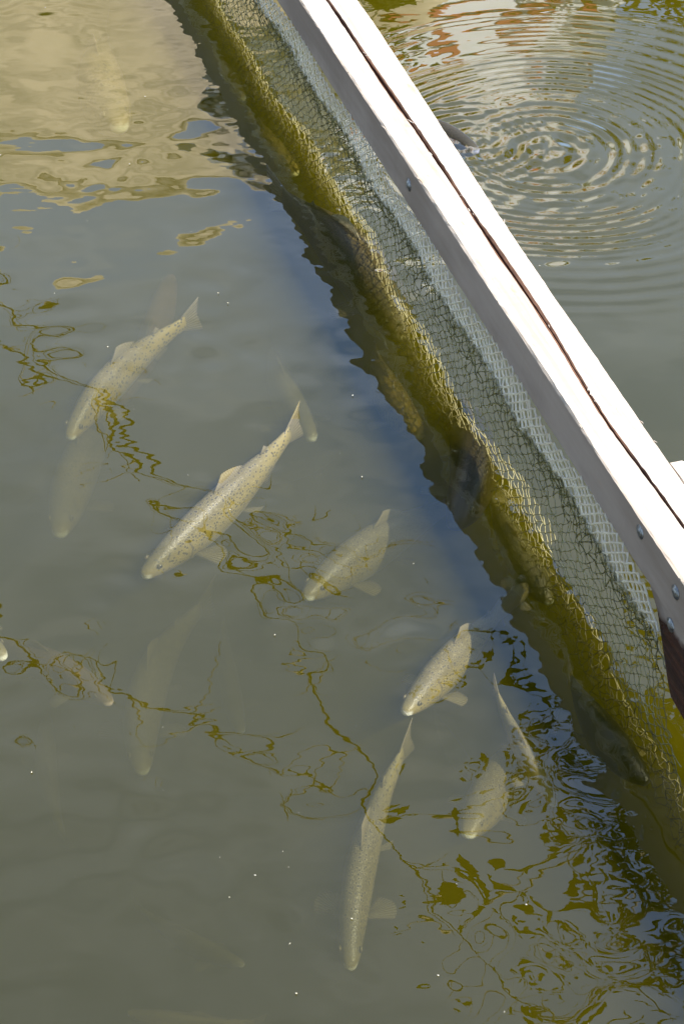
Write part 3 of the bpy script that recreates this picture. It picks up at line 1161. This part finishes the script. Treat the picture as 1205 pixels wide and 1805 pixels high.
def tree(name, label, base, height, radius, seed, leafm, leaves, leaf_size, limbs=None, twig_leaf=0.0, crown_lo=0.3, group=None, crown=True, lean=(0, 0)):
    """limbs: explicit list of (polyline, r0, r1, twig count, twig length, leaves per twig)"""
    rnd = random.Random(seed)
    base = Vector(base)
    t = empty(name, base)
    tag(t, label, 'tree', group)
    wood, lv = MB(), MB()
    top = Vector((lean[0], lean[1], height * 0.9))
    trunk = curve([Vector((0, 0, -0.3)), Vector((0.05, 0.03, height * 0.25)) + top * 0.0, top * 0.55 + Vector((rnd.gauss(0, .1), rnd.gauss(0, .1), 0)), top])
    r0 = height * 0.022
    wood.tube(trunk, [r0 * (1 - 0.9 * i / (len(trunk) - 1)) for i in range(len(trunk))], 8)
    clumps = []
    if crown:
        for k in range(26):
            q = rnd.uniform(0.3, 1.0)
            s = trunk[min(int(q * (len(trunk) - 1)), len(trunk) - 1)]
            a = rnd.random() * 6.283
            R = radius * math.sin(min(1, (1.12 - q) / 0.8) * 1.6) * rnd.uniform(0.6, 1.05)
            e = s + Vector((math.cos(a) * R, math.sin(a) * R, R * rnd.uniform(0.1, 0.55)))
            m = (s + e) / 2 + Vector((0, 0, -0.06 * R))
            L = curve([s, m, e], 4)
            wood.tube(L, [r0 * 0.4 * (1 - 0.85 * i / (len(L) - 1)) for i in range(len(L))], 5)
            clumps += [(e, R * 0.34), ((m + e) / 2, R * 0.36)]
            if rnd.random() < .7:
                clumps.append((m, R * 0.25))
        clumps.append((top, radius * 0.3))
        per = leaves // len(clumps)
        for (c, r) in clumps:
            for i in range(per):
                d = Vector((rnd.gauss(0, 1), rnd.gauss(0, 1), rnd.gauss(0, 0.8)))
                leaf(lv, rnd, c + d * r * 0.55, leaf_size)
    for (poly, ra, rb, nt_, tl, lpt) in (limbs or []):
        L = [p - base for p in curve(poly, 8)]
        wood.tube(L, [ra + (rb - ra) * i / (len(L) - 1) for i in range(len(L))], 6)
        for k in range(nt_):
            q = rnd.uniform(0.25, 1.0)
            i = min(int(q * (len(L) - 1)), len(L) - 2)
            s = L[i]
            T = (L[i + 1] - L[i]).normalized()
            d = (T * rnd.uniform(0.3, 1.0) + Vector((rnd.gauss(0, .7), rnd.gauss(0, .7), rnd.gauss(-0.15, .5)))).normalized()
            n = tl * rnd.uniform(0.5, 1.2)
            tw = curve([s, s + d * n * .5 + Vector((0, 0, 0.04 * n)), s + d * n + Vector((0, 0, -0.12 * n))], 3)
            wood.tube(tw, [max(rb, 0.004) * (1 - 0.7 * i / (len(tw) - 1)) for i in range(len(tw))], 4)
            for j in range(lpt):
                leaf(lv, rnd, tw[rnd.randrange(2, len(tw))] + Vector((rnd.gauss(0, .03), rnd.gauss(0, .03), rnd.gauss(0, .03))), leaf_size)
    wood.build('trunk', M['bark'], t, True)
    if lv.f:
        lv.build('crown', leafm, t)
    return t


tree('bank_tree', 'broad olive tree on the far bank, mirrored along the right picture edge', (4.75, 13.8, 0.3), 10.8, 2.5, 1, M['leaf_olive'], 16000, 0.14)
tree('bank_tree', 'slender dark tree between barn and white house, mirrored beside the beam top', (0.12, 12.3, 0.3), 4.5, 0.75, 2, M['leaf_dark'], 8000, 0.10)
LEFT_LIMBS = [
    ([(-4.6, 10.2, 1.9), (-3.0, 8.6, 2.5), (-1.49, 6.83, 2.43), (-1.24, 6.55, 2.56), (-1.03, 6.33, 2.67), (-0.76, 6.05, 2.81), (-0.43, 5.9, 2.89), (-0.22, 5.69, 2.98), (0.08, 5.65, 3.0), (0.29, 5.67, 2.99)], 0.011, 0.004, 44, 0.30, 0),
    ([(-4.7, 10.1, 2.6), (-2.6, 7.2, 3.0), (-1.5, 5.6, 2.85), (-1.06, 5.09, 2.9), (-0.89, 5.06, 2.92), (-0.63, 4.96, 2.98), (-0.35, 4.89, 3.02), (-0.08, 4.72, 3.1)], 0.009, 0.004, 30, 0.25, 0),
    ([(-4.6, 10.1, 2.2), (-2.4, 7.9, 2.9), (-0.9, 6.1, 2.6), (-0.33, 5.47, 2.78), (-0.16, 5.26, 2.87), (0.0, 4.87, 3.03), (0.18, 4.52, 3.18), (0.35, 4.32, 3.26), (0.54, 4.14, 3.32), (0.72, 3.96, 3.38)], 0.009, 0.004, 34, 0.25, 0),
]
tree('overhanging_tree', 'thin-limbed tree on the left bank whose long boughs are mirrored as gold squiggles', (-4.8, 10.4, 0.3), 6.5, 1.6, 6, M['leaf_olive'], 4000, 0.06, LEFT_LIMBS)
RIGHT_LIMBS = []
_r = random.Random(17)
for (tx, ty, tz) in [(0.66, 4.58, 3.14), (1.10, 4.29, 3.22), (0.72, 3.96, 3.38), (0.45, 4.36, 3.22), (1.15, 4.74, 3.03), (0.9, 4.1, 3.45), (0.75, 4.75, 3.0), (0.95, 4.45, 3.3)]:
    s = Vector((4.9, 7.6, 3.1 + _r.uniform(-.4, .6)))
    e = Vector((tx, ty, tz))
    m1 = s.lerp(e, 0.45) + Vector((_r.gauss(0, .15), _r.gauss(0, .15), 0.35))
    m2 = s.lerp(e, 0.8) + Vector((_r.gauss(0, .12), _r.gauss(0, .12), 0.12))
    RIGHT_LIMBS.append(([s, m1, m2, e], 0.022, 0.005, 34, 0.50, 9))
tree('overhanging_tree', 'dark leafy tree on the right bank whose boughs are mirrored at lower right', (4.9, 7.9, 0.3), 6.5, 1.5, 9, M['leaf_dark'], 5000, 0.075, RIGHT_LIMBS)

for k, (x, y, hh, rr) in enumerate([(-3.2, -5.4, 9.5, 3.4), (2.4, -6.2, 10.0, 3.6), (-8.6, -1.5, 10.0, 3.6), (-8.8, 4.6, 9.0, 3.2)]):  # unseen trees, added only to shade the pond from the sky
    tree('bank_tree', ['dense dark tree on the near bank left of the viewpoint, out of the picture', 'dense dark tree on the near bank right of the viewpoint, out of the picture',
                       'tall dense tree on the left bank nearest the viewpoint, out of the picture', 'tall dense tree farther along the left bank, out of the picture'][k],
         (x, y, 0.3), hh, rr, 40 + k, M['leaf_dark'], 9000, 0.34)
